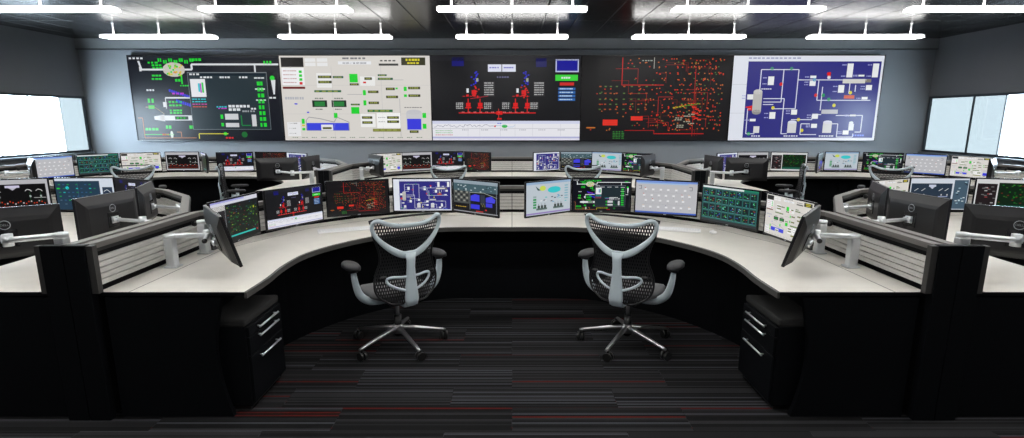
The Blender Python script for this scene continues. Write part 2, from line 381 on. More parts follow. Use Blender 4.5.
def c_cream(c):    # cream schematic with green tags and blue tanks
    bg = (222, 218, 212); c.rect(0, 0, 1, 1, bg); c.l = 1
    for x in (.34, .67): c.rect(x, .12, x+.003, 1, (205, 202, 200))
    for y in (.34, .68): c.rect(0, y, 1, y+.004, (205, 202, 200))
    c.rect(.01, .02, .16, .13, (28, 26, 24)); c.rect(.17, .03, .24, .07, (238, 238, 238)); c.rect(.25, .03, .32, .07, (238, 238, 238))
    c.rect(.17, .08, .24, .12, (238, 238, 238)); c.rect(.25, .08, .32, .12, (238, 238, 238)); c.txt(.42, .02, .16, .02, (120, 120, 125), 6)
    c.rect(.39, .065, .61, .10, (238, 240, 244)); c.txt(.42, .075, .16, .02, (150, 150, 155), 7); c.txt(.67, .05, .11, .015, (70, 70, 70), 4); c.rect(.66, .09, .79, .115, (60, 62, 60))
    c.rect(.81, .02, .97, .11, (52, 52, 28)); c.l = 2; c.txt(.84, .035, .1, .025, YE, 5); c.txt(.85, .075, .08, .02, YE, 4); c.l = 1
    c.rect(.01, .14, .16, .34, (244, 244, 246)); c.rect(.01, .36, .16, .385, (110, 20, 20)); c.l = 2
    for i in range(4): c.txt(.02, .17+.045*i, .09, .01, (190, 140, 140), 6); c.rect(.125, .17+.045*i, .145, .20+.045*i, G if i < 3 else R_)
    c.l = 1
    def tagbar(x, y, w_=.09, h=.03, col=(60, 62, 30)):
        c.l = 2; c.rect(x, y, x+w_, y+h, col); c.l = 3; c.txt(x+.01, y+.006, w_-.02, h*.55, (150, 160, 80), 4); c.l = 1
    c.rect(.24, .2, .34, .37, (240, 240, 238)); tagbar(.25, .23); tagbar(.25, .29); c.rect(.53, .24, .63, .35, (240, 240, 238)); tagbar(.56, .25, .05); c.l = 2; c.rect(.55, .3, .57, .32, R_); c.l = 1
    tagbar(.35, .235, .07, .025, (30, 90, 80)); tagbar(.65, .215, .06, .02, (30, 90, 60)); tagbar(.65, .255, .1, .025, (30, 90, 60)); tagbar(.22, .40, .18, .025, (30, 100, 60))
    c.rect(.46, .21, .515, .31, G); tagbar(.46, .32, .06, .025); c.rect(.545, .40, .565, .46, G); c.rect(.545, .52, .565, .58, G)
    tagbar(.58, .405, .07); tagbar(.58, .535, .07); tagbar(.70, .37, .06); tagbar(.70, .465, .08); tagbar(.85, .36, .08); tagbar(.85, .45, .08)
    c.rect(.82, .36, .84, .41, G); c.rect(.82, .45, .84, .48, G); c.rect(.765, .37, .78, .39, G); tagbar(.46, .56, .06, .02, (30, 90, 60)); c.rect(.46, .6, .515, .68, G)
    for x in (.2, .33): c.rect(x, .52, x+.1, .6, (30, 44, 34)); c.l = 2; c.rect(x+.015, .535, x+.085, .59, (40, 130, 60)); c.l = 1; c.txt(x+.02, .49, .06, .015, (120, 130, 120), 4); c.txt(x+.02, .62, .05, .012, (90, 100, 90), 4)
    c.txt(.02, .48, .13, .03, (180, 182, 190), 8); c.rect(.08, .555, .1, .57, BL); c.rect(.16, .655, .175, .67, BL)
    tagbar(.57, .63, .17, .03, (30, 110, 60)); c.rect(.52, .68, .62, .84, (244, 244, 242)); tagbar(.53, .71, .07); tagbar(.53, .77, .07); c.rect(.63, .67, .79, .85, (250, 250, 248)); tagbar(.70, .71, .08); tagbar(.70, .76, .08)
    c.txt(.64, .72, .05, .01, (120, 120, 130), 4); c.txt(.64, .77, .05, .01, (120, 120, 130), 4); tagbar(.6, .86, .19, .035, (130, 130, 60))
    c.line([(.15, .76), (.15, .88), (.44, .88), (.44, .78), (.36, .72), (.34, .78), (.25, .74), (.17, .72), (.15, .76)], (150, 150, 155), .005)
    c.rect(.153, .79, .437, .88, (60, 70, 225)); c.l = 2; c.rect(.25, .81, .33, .88, (238, 238, 240)); c.l = 3; c.rect(.26, .84, .32, .865, (90, 90, 50)); c.l = 1
    c.rect(.12, .74, .14, .8, G); c.rect(.12, .81, .14, .83, YE); c.rect(.12, .85, .14, .88, G); c.rect(.34, .67, .365, .73, G)
    c.rect(.83, .66, .935, .88, (205, 206, 210)); c.ell(.883, .66, .05, .03, (200, 200, 205)); c.l = 2; c.rect(.835, .74, .93, .87, (60, 62, 225)); c.l = 1; tagbar(.85, .88, .06, .03)
    c.rect(.94, .67, .965, .73, G); c.rect(.94, .8, .965, .86, G); c.txt(.82, .6, .12, .01, (120, 120, 120), 7)
    c.rect(.02, .78, .11, .95, (236, 236, 238)); c.txt(.03, .79, .06, .01, (90, 90, 90), 5); c.txt(.03, .85, .05, .01, (120, 120, 120), 4); c.txt(.03, .91, .05, .01, (120, 120, 120), 4)
    c.line([(.07, .12), (.07, .14)], (150, 150, 150)); c.line([(.64, .28), (.82, .28)], (160, 160, 165), .003); c.line([(.44, .45), (.54, .45)], (160, 160, 165), .003); c.line([(.79, .5), (.79, .96)], (170, 170, 175), .003)
    for i in range(14): c.txt(.05+.065*i, .96, .04, .01, (130, 150, 130), 3)
def c_units(c):    # black twin-unit overview with a white trend strip below
    c.rect(0, 0, 1, 1, (20, 20, 23)); c.l = 1
    c.rect(0, 0, 1, .06, (30, 30, 34))
    c.rect(.38, .10, .47, .185, (225, 228, 245)); c.rect(.475, .10, .565, .185, (225, 228, 245)); c.l = 2; c.txt(.39, .13, .07, .015, (120, 120, 200), 4); c.txt(.485, .13, .07, .015, (120, 120, 200), 4); c.l = 1
    c.rect(.14, .02, .22, .12, (20, 20, 110)); c.rect(.7, .03, .77, .13, (24, 24, 90)); c.rect(.83, .04, .985, .19, (190, 195, 230)); c.l = 2; c.rect(.838, .055, .977, .175, (22, 22, 150)); c.l = 1
    c.rect(.83, .22, .98, .29, (60, 215, 60)); c.l = 2; c.txt(.87, .245, .06, .02, WH, 4); c.l = 1; c.rect(.86, .31, .955, .345, (205, 45, 40))
    for i in range(4): c.rect(.85, .37+.042*i, .965, .40+.042*i, (40, 100, 175))
    c.l = 2
    for i in range(4): c.txt(.86, .378+.042*i, .09, .012, (200, 220, 240), 7)
    c.l = 1; c.txt(.44, .24, .08, .015, (110, 110, 150), 5)
    for ox in (0, .335):
        for k in range(26):
            x = .29+ox+c.r.gauss(0, .012); y = .18+k*.012; c.rect(x, y, x+.01, y+.014, BL if k < 14 else R_)
        c.rect(.3+ox, .26, .315+ox, .3, (170, 180, 140)); c.rect(.235+ox, .38, .25+ox, .43, WH)
        c.rect(.35+ox, .30, .425+ox, .475, (42, 42, 44)); c.l = 2
        for i in range(6): c.txt(.355+ox, .31+.027*i, .065, .013, (190, 190, 190), 5)
        c.l = 1
        for k in range(16): x = .2+ox+k*.008; c.rect(x, .46+.01*math.sin(k), x+.009, .475, R_) if k % 3 else None
        c.rect(.27+ox, .40, .3+ox, .45, R_)
        for xx, yy in ((.17, .54), (.36, .54)):
            c.rect(xx-.01+ox*.93, yy, xx+.05+ox*.93, yy+.09, (42, 42, 44)); c.l = 2
            for i in range(4): c.txt(xx-.007+ox*.93, yy+.008+.02*i, .05, .01, (195, 195, 195), 4)
            c.l = 1
        for xx in (.245, .325):
            x = xx+ox*.95; c.rect(x-.014, .55, x+.016, .595, R_); c.line([(x, .5), (x, .67)], R_, .006); c.rect(x-.02, .60, x+.02, .615, R_)
    c.line([(.18, .67), (.7, .67)], R_, .007); c.line([(.26, .5), (.38, .47)], (190, 40, 60), .004)
    c.rect(.435, .65, .475, .69, R_); c.rect(.44, .73, .47, .75, R_); c.line([(.45, .62), (.45, .74)], (210, 70, 60), .004)
    for i in range(12): x = .2+.04*i; c.txt(x, .655, .02, .012, (220, 120, 120), 2)
    c.rect(0, .765, 1, 1, (236, 236, 242)); c.l = 2; c.rect(0, .765, 1, .80, (214, 218, 240)); c.rect(0, .855, 1, .86, (190, 190, 200)); c.rect(0, .955, 1, .975, (180, 182, 220)); c.rect(0, .975, 1, 1, (226, 226, 238))
    c.l = 3; px, py = .01, .84
    for i in range(44):
        x = px+.0125; y = .83+c.r.uniform(-.025, .012); c.line([(px, py), (x, y)], (90, 90, 130) if i < 34 else (150, 190, 230), .003); px, py = x, y
    c.rect(.42, .82, .43, .84, R_); c.ell(.49, .83, .02, .02, (60, 190, 70)); c.txt(.44, .79, .03, .01, (90, 110, 220), 2)
    for i in range(3): c.txt(.02, .88+.025*i, .12, .008, [(120, 190, 120), (120, 190, 120), (210, 100, 100)][i], 9)
    for x in (.12, .24, .32, .46, .56, .68, .87): c.rect(x, .80, x+.002, .95, (205, 205, 215))
    for i in range(6): c.txt(.2+.13*i, .87, .05, .008, (150, 150, 160), 4)
def c_network(c):  # black schematic of a red network
    c.rect(0, 0, 1, 1, (22, 21, 22)); c.l = 1
    for k in range(30):
        x = c.r.uniform(.2, .8); y = c.r.uniform(.04, .9); w_ = c.r.uniform(.03, .16); h = c.r.uniform(.03, .2)
        col = c.r.choice([(120, 26, 22), (150, 30, 26), (100, 36, 24), (90, 24, 22)])
        c.line([(x, y), (x+w_, y), (x+w_, min(y+h, .95))], col, .0035)
    for k in range(430):
        if k % 3: x = min(max(c.r.gauss(.72, .14), .05), .94)
        else: x = c.r.uniform(.06, .93)
        y = c.r.choice([.04, .08, .13, .2, .27, .33, .38, .43, .5, .56, .6, .65, .7, .75, .8, .86])+c.r.uniform(-.015, .015)
        if x < .3 and y < .32: continue
        c.rect(x, y, x+.008, y+.012, c.r.choice([(225, 50, 26), (200, 44, 30), (200, 100, 40), (190, 110, 50), (80, 120, 60), (220, 70, 40)]))
    for y in (.35, .43, .5, .56, .62):
        for x in (.12, .155, .19, .23, .28, .33, .38, .43): c.rect(x, y, x+.014, y+.014, (170, 80, 40) if (x*100+y*10) % 2 > 1 else (90, 120, 60))
    c.line([(.27, .02), (.27, .34), (.55, .34)], (200, 36, 30), .005); c.line([(.50, .92), (.84, .92)], (190, 32, 30), .006); c.line([(.3, .88), (.5, .88), (.5, .92)], (160, 30, 30), .005)
    c.rect(.15, .75, .25, .82, (220, 50, 36)); c.rect(.34, .71, .42, .76, (220, 50, 36)); c.rect(.04, .84, .1, .855, (190, 110, 40))
    for i in range(5): c.txt(.22, .89+.02*i, .08, .012, (50, 120, 50), 4)
    for i in range(8): x = .68+c.r.uniform(-.05, .05); y = .68+.022*i; c.txt(x, y, .05, .012, (170, 170, 150), 3)
    c.line([(.48, .02), (.48, .15)], (160, 160, 150), .005); c.txt(.40, .05, .07, .012, (150, 160, 150), 4)
    c.line([(.52, .70), (.52, .48), (.62, .48)], (170, 34, 30), .004); c.line([(.76, .15), (.76, .95)], (170, 34, 30), .004)
    for i in range(9): c.rect(.62+.02*i, .60-.006*i, .636+.02*i, .615-.006*i, (170, 170, 40) if i < 4 else (50, 150, 50))
    for i in range(9): c.rect(.72+.02*(i % 3)+.03, .60+.018*i, .745+.02*(i % 3)+.03, .612+.018*i, (235, 50, 36))
def c_pid(c):      # navy piping diagram with a white margin
    c.rect(0, 0, 1, 1, (228, 232, 242)); c.l = 1; c.rect(.10, .065, .985, .97, (48, 46, 128)); c.txt(.1, .02, .35, .015, (150, 155, 190), 12)
    c.rect(0, .33, .1, .335, (200, 204, 214)); c.rect(0, .67, .1, .675, (200, 204, 214)); c.l = 2
    P = (222, 224, 240)
    for pts in ([(.19, .45), (.19, .16), (.44, .16), (.44, .62), (.28, .62)], [(.34, .16), (.34, .54), (.22, .54)], [(.44, .28), (.72, .28)],
                [(.22, .50), (.36, .50), (.36, .92), (.40, .92)], [(.14, .62), (.09+.03, .62), (.12, .92), (.18, .92)], [(.22, .57), (.29, .57)],
                [(.58, .28), (.58, .52), (.94, .52)], [(.61, .36), (.61, .64)], [(.72, .28), (.9, .28)], [(.42, .75), (.56, .75), (.56, .69), (.62, .69)],
                [(.49, .93), (.49, .80), (.55, .80)], [(.49, .93), (.6, .93)], [(.69, .80), (.74, .80), (.74, .96), (.85, .96), (.85, .92)], [(.72, .70), (.9, .70), (.9, .9), (.86, .9)],
                [(.79, .30), (.79, .44)], [(.83, .34), (.83, .42)]): c.line(pts, P, .006)
    c.rect(.15, .42, .21, .66, (190, 188, 184)); c.ell(.18, .42, .03, .03, (205, 203, 200)); c.ell(.18, .66, .03, .03, (150, 148, 146))
    c.rect(.17, .83, .21, .91, (222, 222, 222)); c.rect(.4, .78, .46, .91, (215, 215, 215)); c.rect(.64, .78, .70, .91, (215, 215, 215)); c.ell(.43, .78, .03, .02, P); c.ell(.67, .78, .03, .02, P)
    c.rect(.62, .63, .73, .68, (190, 190, 195)); c.rect(.74, .27, .89, .32, (215, 213, 205)); c.rect(.89, .27, .93, .31, (130, 124, 110)); c.rect(.76, .46, .83, .50, (210, 90, 50))
    c.ell(.83, .79, .015, .02, WH); c.rect(.815, .8, .85, .88, WH); c.poly([(.10, .6), (.15, .63), (.15, .58)], (220, 40, 40)); c.rect(.12, .60, .15, .64, (220, 40, 40))
    for x, y, h in ((.24, .24, .1), (.11, .45, .06), (.52, .23, .03), (.52, .29, .06), (.715, .34, .09), (.76, .09, .16), (.93, .09, .16), (.9, .34, .06), (.27, .66, .08), (.415, .63, .06), (.56, .68, .06), (.56, .8, .05), (.12+.02, .74, .03), (.84, .22, .02), (.88, .48, .03), (.78, .88, .05), (.815, .69, .02)):
        c.rect(x, y, x+.04, y+h, (238, 240, 240)); c.txt(x-.035, y+.01, .03, .012, (170, 172, 220), 3); c.txt(x-.035, y+h-.02, .03, .012, (170, 172, 220), 3)
    for x, y, k in ((.29, .61, YE), (.47, .75, YE), (.50, .88, YE), (.7, .58, YE), (.8, .43, YE), (.14, .92, (40, 160, 90)), (.26, .15, (60, 140, 110)), (.39, .15, (60, 140, 110)), (.55, .28, (60, 150, 190)), (.66, .51, (30, 150, 90)), (.62, .46, (30, 150, 90)), (.64, .21, R_), (.33, .33, R_), (.57, .46, R_), (.645, .25, WH)):
        c.ell(x, y, .012, .022, k, 8)
    c.rect(.635, .19, .655, .24, R_); c.txt(.16, .94, .06, .015, P, 4); c.txt(.38, .94, .1, .015, P, 6); c.txt(.62, .94, .1, .015, P, 6); c.txt(.85, .93, .08, .02, (110, 130, 240), 5); c.txt(.2, .38, .07, .012, P, 5)
def c_tanks(c):    # slate and black with blue tanks
    c.rect(0, 0, 1, 1, (12, 13, 18)); c.l = 1; c.rect(0, 0, 1, .10, (150, 165, 175)); c.rect(0, .10, 1, .34, (70, 96, 104)); c.rect(0, .30, .36, .72, (78, 82, 80)); c.l = 2
    for i in range(22): x = .03+c.r.uniform(0, .9); y = .12+c.r.uniform(0, .18); c.rect(x, y, x+.035, y+.03, c.r.choice([(190, 205, 210), (120, 150, 160), (40, 60, 70)]))
    for i in range(5):
        for j in range(4): c.rect(.03+.066*i, .34+.09*j, .075+.066*i, .39+.09*j, (30, 32, 34) if (i+j) % 2 else (150, 150, 140))
    c.poly([(.40, .46), (.5, .40), (.6, .42), (.6, .62), (.40, .62)], (66, 66, 225)); c.poly([(.74, .48), (.86, .42), (.95, .52), (.93, .62), (.74, .62)], (70, 70, 225))
    c.rect(.74, .64, .88, .76, (60, 60, 215)); c.rect(.40, .72, .6, .86, (56, 56, 220)); c.rect(.62, .40, .72, .7, (50, 56, 70)); c.line([(.38, .36), (.7, .34), (.98, .46)], (180, 190, 180), .008)
    for i in range(8): c.rect(.63+.012*i, .66+.03*(i % 4), .64+.012*i, .68+.03*(i % 4), (170, 170, 90))
    c.line([(.38, .34), (.38, .9)], (170, 180, 190), .006); c.line([(.97, .1), (.97, .95)], (140, 150, 160), .008)
    c.rect(.52, .91, .68, .94, (200, 50, 50)); c.rect(.72, .84, .76, .88, (200, 50, 50)); c.rect(0, .955, 1, .985, (150, 150, 155)); c.txt(.05, .82, .25, .02, (200, 170, 60), 6)
def c_grey(c):     # light grey overview with yellow and cyan shapes
    c.rect(0, 0, 1, 1, (192, 202, 210)); c.l = 1; c.rect(0, 0, 1, .07, (150, 178, 208)); c.rect(0, .93, 1, .98, (150, 130, 190)); c.l = 2
    c.ell(.36, .2, .07, .08, (205, 220, 90)); c.ell(.62, .27, .15, .10, (60, 200, 205)); c.rect(.5, .24, .76, .33, (60, 200, 205)); c.poly([(.2, .12), (.32, .26), (.25, .26)], (60, 90, 90))
    for i in range(5): c.rect(.15, .42+.08*i, .22, .475+.08*i, (40, 150, 80) if i else (150, 170, 170))
    for x in (.25, .62): 
        for i in range(3): c.rect(x+.07*i, .72, x+.05+.07*i, .82, (60, 70, 66)); c.line([(x+.02+.07*i, .66), (x+.02+.07*i, .72)], (70, 80, 80), .008)
    c.rect(.22, .80, .46, .86, (90, 110, 105)); c.rect(.6, .80, .84, .86, (90, 110, 105))
    for i in range(16): x = c.r.uniform(.3, .92); y = c.r.uniform(.4, .64); c.rect(x, y, x+.045, y+.03, c.r.choice([(90, 190, 190), (230, 232, 235), (70, 80, 90), (120, 170, 200)]))
    for i in range(6): c.rect(.86, .15+.08*i, .94, .19+.08*i, (130, 180, 195))
def c_pale(c):     # pale grey overview of small white boxes
    c.rect(0, 0, 1, 1, (192, 192, 196)); c.l = 1; c.rect(0, 0, 1, .06, (120, 150, 220)); c.rect(.02, .06, .85, .10, (160, 190, 225)); c.rect(0, .95, 1, 1, (70, 100, 190)); c.l = 2
    for j, y in enumerate((.24, .42, .58, .78)):
        for i in range(7 if j % 2 else 6):
            x = .12+.125*i+(0 if j % 2 else .03)+c.r.uniform(-.015, .015)
            c.rect(x, y, x+.04, y+.055, (232, 232, 234)); c.line([(x+.02, y+.055), (x+.02, y+.11)], (140, 140, 145), .004)
            if c.r.random() < .3: c.rect(x, y-.03, x+.02, y-.01, c.r.choice([(200, 90, 80), (110, 110, 150), (230, 200, 170)]))
    for x in (.04, .87): c.line([(x, .16), (x+.05, .16), (x+.05, .26), (x+.01, .26)], (90, 92, 100), .008)
    c.line([(.1, .72), (.9, .72)], (165, 165, 170), .003); c.line([(.1, .36), (.9, .36)], (165, 165, 170), .003)
def c_tiles(c):    # teal board of small coloured tiles
    c.rect(0, 0, 1, 1, (44, 96, 92)); c.l = 1; c.rect(0, 0, .75, .05, (225, 230, 230)); c.rect(.75, 0, 1, .05, (30, 130, 100)); c.rect(0, .93, 1, 1, (50, 54, 56))
    for i in range(8):
        for j in range(4):
            x = .02+.122*i; y = .09+.21*j; c.l = 1; c.rect(x, y, x+.1, y+.16, (16, 34, 40)); c.l = 2
            for k in range(9): a = x+.005+c.r.uniform(0, .07); b = y+.01+c.r.uniform(0, .12); c.rect(a, b, a+.02, b+.022, c.r.choice([(60, 190, 90), (50, 90, 170), (150, 70, 50), (10, 12, 14), (120, 200, 190), (40, 130, 70), (14, 30, 40)]))
            c.rect(x, y+.165, x+.1, y+.175, (90, 160, 160))
def c_green(c):    # black board of green tags with a pale header
    c.rect(0, 0, 1, 1, (6, 10, 8)); c.l = 1; c.rect(0, 0, 1, .10, (214, 214, 226)); c.rect(0, .0, .7, .04, (140, 140, 215)); c.rect(0, .10, .28, 1, (26, 22, 26)); c.rect(0, .10, .28, .22, (214, 212, 210)); c.rect(.27, .1, .285, 1, (150, 152, 156)); c.l = 2
    for k in range(150): x = c.r.uniform(.31, .96); y = c.r.uniform(.14, .82); c.rect(x, y, x+.022, y+.018, c.r.choice([(20, 90, 24), (30, 140, 40), (16, 60, 20), (16, 70, 22), (150, 190, 40), (120, 30, 30), (30, 90, 120)]))
    for k in range(14): x = c.r.uniform(.31, .8); y = c.r.uniform(.14, .8); c.line([(x, y), (x+.12, y)], (20, 80, 26), .005)
    c.rect(.36, .86, .9, .895, (40, 190, 180)); c.ell(.9, .3, .015, .03, YE); c.rect(.93, .86, .96, .9, (190, 40, 40))
    for k in range(18): x = c.r.uniform(.02, .22); y = c.r.uniform(.26, .92); c.rect(x, y, x+.035, y+.02, c.r.choice([(150, 60, 60), (90, 90, 96), (150, 150, 155), (60, 30, 30)]))
def c_arcs(c):     # black board with pale arcs, orange dashes and grey border
    c.rect(0, 0, 1, 1, (186, 186, 190)); c.l = 1; c.rect(.03, .14, .965, .93, (10, 10, 10)); c.l = 2; c.rect(.40, .18, .60, .25, (205, 200, 225)); c.poly([(.44, .25), (.56, .25), (.5, .33)], (190, 188, 200))
    for x in (.09, .24, .67, .82):
        c.line([(x, .36), (x+.03, .31), (x+.07, .33), (x+.09, .38)], (225, 225, 225), .012); c.rect(x+.05, .5, x+.075, .56, (180, 190, 190)); c.line([(x+.06, .4), (x+.06, .7)], (40, 90, 50), .006)
    for i in range(24): x = .06+.037*i; c.rect(x, .70+.04*math.sin(i*1.7), x+.018, .74+.04*math.sin(i*1.7), (190, 60, 30) if i % 3 else (200, 200, 200)); c.rect(x, .82, x+.012, .87, (160, 50, 30))
    c.line([(.05, .62), (.25, .62)], (200, 200, 200), .008); c.line([(.78, .58), (.95, .58)], (200, 200, 200), .008)
def c_teal(c):     # slate blue board of green dots with a white strip at the right
    c.rect(0, 0, 1, 1, (214, 222, 234)); c.l = 1; c.rect(.0, .08, .76, 1, (38, 62, 82)); c.rect(.80, .28, .97, .62, (44, 60, 80)); c.rect(.8, .75, .97, .9, (60, 74, 92)); c.l = 2
    for i in range(9):
        for j in range(6): 
            if c.r.random() < .75: c.rect(.05+.075*i, .18+.125*j, .085+.075*i, .21+.125*j, c.r.choice([(40, 160, 70), (40, 190, 190), (90, 110, 130), (50, 90, 130), (30, 130, 80)]))
    c.ell(.2, .3, .03, .05, CY); c.rect(.02, .3, .07, .34, G); c.line([(.82, .42), (.88, .36), (.94, .46)], WH, .012); c.line([(.38, .14), (.38, .9)], (60, 100, 130), .006)
def c_navy(c):     # slate blue board with pale arcs and white header
    c.rect(0, 0, 1, 1, (212, 218, 228)); c.l = 1; c.rect(.02, .16, .72, 1, (42, 56, 72)); c.rect(.75, .05, .99, .98, (70, 92, 108)); c.l = 2; c.rect(.32, .2, .44, .27, (200, 205, 225)); c.poly([(.34, .27), (.42, .27), (.38, .34)], (200, 205, 225))
    for x in (.08, .2, .5, .6): c.line([(x, .4), (x+.06, .32)], WH, .015); c.rect(x+.04, .5, x+.06, .55, (200, 200, 200))
    c.line([(.5, .58), (.66, .58)], (170, 180, 220), .012)
    for i in range(14): x = .77+c.r.uniform(0, .18); y = .1+c.r.uniform(0, .8); c.rect(x, y, x+.035, y+.03, c.r.choice([(160, 190, 205), (30, 40, 50), (210, 220, 225)]))
def c_red_green(c): # white left strip, dark red and green boards
    c.rect(0, 0, 1, 1, (214, 214, 214)); c.l = 1; c.rect(.02, .14, .3, .92, (34, 26, 28)); c.rect(.32, .1, .97, .8, (10, 34, 16)); c.rect(.32, .8, .97, .92, (24, 90, 72)); c.l = 2
    for k in range(60): x = c.r.uniform(.34, .93); y = c.r.uniform(.14, .76); c.rect(x, y, x+.025, y+.025, c.r.choice([(20, 90, 24), (30, 130, 40), (60, 110, 40), (110, 40, 30)]))
    for k in range(18): x = c.r.uniform(.04, .26); y = c.r.uniform(.2, .88); c.rect(x, y, x+.04, y+.03, c.r.choice([(150, 60, 60), (110, 110, 110), (180, 180, 180)]))
CONTENT = dict(flow=c_flow, cream=c_cream, units=c_units, network=c_network, pid=c_pid, tanks=c_tanks, grey=c_grey, pale=c_pale, tiles=c_tiles, green=c_green, arcs=c_arcs, teal=c_teal, navy=c_navy, redgreen=c_red_green)
_cache = {}
def content_mesh(kind, W, H):
    k = (kind, W, H)
    if k not in _cache:
        c = Canvas(sum(map(ord, kind))); CONTENT[kind](c); _cache[k] = c.mesh(W, H, 'screen')
    return _cache[k]

# ------------------------------------------------------------------ video wall
VW, VH = 3.50, 1.95
vnames = [('flow', 'large wall display with black process flow diagram and grey pop-up window'), ('cream', 'large wall display with cream schematic, green tags and blue tanks'),
          ('units', 'large black wall display with red unit diagrams above a white trend strip'), ('network', 'large black wall display filled by a red network diagram'),
          ('pid', 'large wall display with navy blue piping diagram and white margin')]
for i, (k, lb) in enumerate(vnames):
    r = empty('wall_display', ((i-2)*VW-.14, YB-.13, 1.165)); tag(r, lb, 'display', 'video wall displays')
    b = MB(); b.box(-VW/2+.004, VW/2-.004, .02, .13, 0, VH, 'gloss_black'); b.build('display_housing', r)
    f = MB()
    for a in ((-VW/2+.004, VW/2-.004, 0, .012), (-VW/2+.004, VW/2-.004, VH-.012, VH)): f.box(a[0], a[1], -.0, .02, a[2], a[3], 'gloss_black')
    for a in ((-VW/2+.004, -VW/2+.010), (VW/2-.010, VW/2-.004)): f.box(a[0], a[1], -.0, .02, .012, VH-.012, 'gloss_black')
    f.build('bezel', r)
    s = D.objects.new('screen', content_mesh(k, VW-.02, VH-.024)); COL.objects.link(s); s.parent = r; s.location = (0, .019, VH/2)

# ------------------------------------------------------------------ control consoles
def offset(path, d):
    """offset a plan polyline to its left by d"""
    P = [Vector((x, y, 0)) for x, y in path]; out = []
    for i, p in enumerate(P):
        ns = []
        if i: t = (P[i]-P[i-1]).normalized(); ns.append(Vector((-t.y, t.x, 0)))
        if i < len(P)-1: t = (P[i+1]-P[i]).normalized(); ns.append(Vector((-t.y, t.x, 0)))
        n = sum(ns, Vector()); n.normalize(); k = n.dot(ns[0])
        q = p+n*(d/k); out.append((q.x, q.y))
    return out
TOP = .748
WALLS = []
def console(cx, y0, hw, PH, wx, label):
    """double operator console; front ends of its wings at y0"""
    root = empty('control_console', (cx, y0, 0)); tag(root, label, 'desk', 'double operator consoles in two rows')
    k = hw/2.24
    half = [(-wx, 0), (-wx, 1.06), (-1.90*k, 1.90), (-1.46*k, 2.33), (-1.0*k, 2.60), (0, 2.66)]
    wallp = half + [(-x, y) for x, y in half[::-1][1:]]
    inn = [(-1.47, 0), (-1.47, .28), (-1.49, .58), (-1.46, .90), (-1.31, 1.23), (-1.06, 1.54), (-.66, 1.82), (-.3, 1.86), (0, 1.86)]
    inn = [(x*k - (0 if x > -.1 else (k-1)*.0), y) for x, y in inn]
    inn = inn + [(-x, y) for x, y in inn[::-1][1:]]
    innc = [(v.x, v.y) for v in catmull([(x, y, 0) for x, y in inn], 4)]
    WALLS.append([(x+cx, y+y0) for x, y in wallp])
    # worktop
    mb = MB(); pts = wallp + innc[::-1]
    mb.prism(pts, TOP-.022, TOP, 'laminate', 'black_panel'); 
    # routed seams: one along the wall, one at the middle, cross seams at the wings
    s1, s2 = offset(wallp, -.17), offset(wallp, -.175)
    mb.ribbon(s1, s2, TOP-.001, TOP+.0006, 'seam'); mb.box(-.003, .003, 1.861, 2.64, TOP-.001, TOP+.0007, 'seam')
    wt = mb.build('worktop', root)
    e = MB(); e.ribbon(offset(innc, .001), offset(innc, -.014), TOP-.036, TOP-.002, 'edge'); 
    e.build('edge_band', wt)
    # surrounding wall with slats, rim
    o0 = wallp; o1 = offset(wallp, .095)
    mb = MB(); mb.ribbon(offset(wallp, .026), offset(wallp, .054), .0, .965, 'black_fabric'); mb.build('back_wall', root)
    mb = MB()
    for z in (.775, .808, .841, .874, .907):
        a = offset(wallp, .006); b = offset(wallp, .024); mb.ribbon(a, b, z, z+.0275, 'slat')
    mb.box(-.003, .003, 2.655, 2.665, .775, .94, 'groove')
    mb.build('slat_panel', root)
    mb = MB(); mb.ribbon(offset(wallp, .012), offset(wallp, .054), .962, .985, 'groove'); mb.ribbon(offset(wallp, .0), offset(wallp, .056), .985, 1.015, 'rim'); mb.ribbon(offset(wallp, .0565), offset(wallp, .063), .975, 1.004, 'groove')
    mb.build('rim', root)
    mb = MB(); mb.ribbon(offset(innc, .28), offset(innc, .31), .0, .70, 'black_panel'); mb.build('modesty_panel', root)
    for s in (-1, 1):
        xs = lambda a, b: tuple(sorted((s*a, s*b)))
        mb = MB(); a, b = xs(hw+.035, PH-.002); mb.box(a, b, -.045, .0, 0, 1.018, 'black_panel', bevel=.003)
        a, b = xs(hw, hw+.035); mb.box(a, b, -.035, .0, TOP+.001, 1.014, 'post_edge'); mb.build('end_post', root)
        # concave end panel below the worktop
        mb = MB(); V = mb.bm.verts.new; n = 14; fr = []
        for i in range(n+1):
            z = i/n*(TOP-.032); x = 1.60*k + .10*math.sin(PI*min(1, (1-z/.71)*1.0))*.6 + .0*z
            fr.append((x, z))
        A = [V((s*x, .0, z)) for x, z in fr]; B = [V((s*x, .03, z)) for x, z in fr]
        A2 = [V((s*hw, .0, z)) for x, z in fr]; B2 = [V((s*hw, .03, z)) for x, z in fr]
        fs = []
        for i in range(n):
            for P, Q in ((A, A2), (A2, B2), (B2, B), (B, A)): fs.append(mb.bm.faces.new((P[i], Q[i], Q[i+1], P[i+1])))
        fs.append(mb.bm.faces.new((A[0], A2[0], B2[0], B[0]))); fs.append(mb.bm.faces.new((A[n], A2[n], B2[n], B[n])))
        mb._tag(fs, 'black_panel'); mb.build('end_panel', root)
    return root
Y1, Y2 = 2.90, 7.25
PX1, PX2 = 4.79, 4.92
console(0, Y1, 2.24, PX1/2, 2.275, 'front middle double console with pale worktop, two pale chairs drawn up to it')
console(-PX1, Y1, 2.24, PX1/2, 2.37, 'front left console cut by the left edge, two black monitor backs along its wing')
console(PX1, Y1, 2.24, PX1/2, 2.37, 'front right console cut by the right edge, two black monitor backs along its wing')
console(0, Y2, 2.355, PX2/2, 2.392, 'second-row middle console with pale worktop, directly below the video wall')
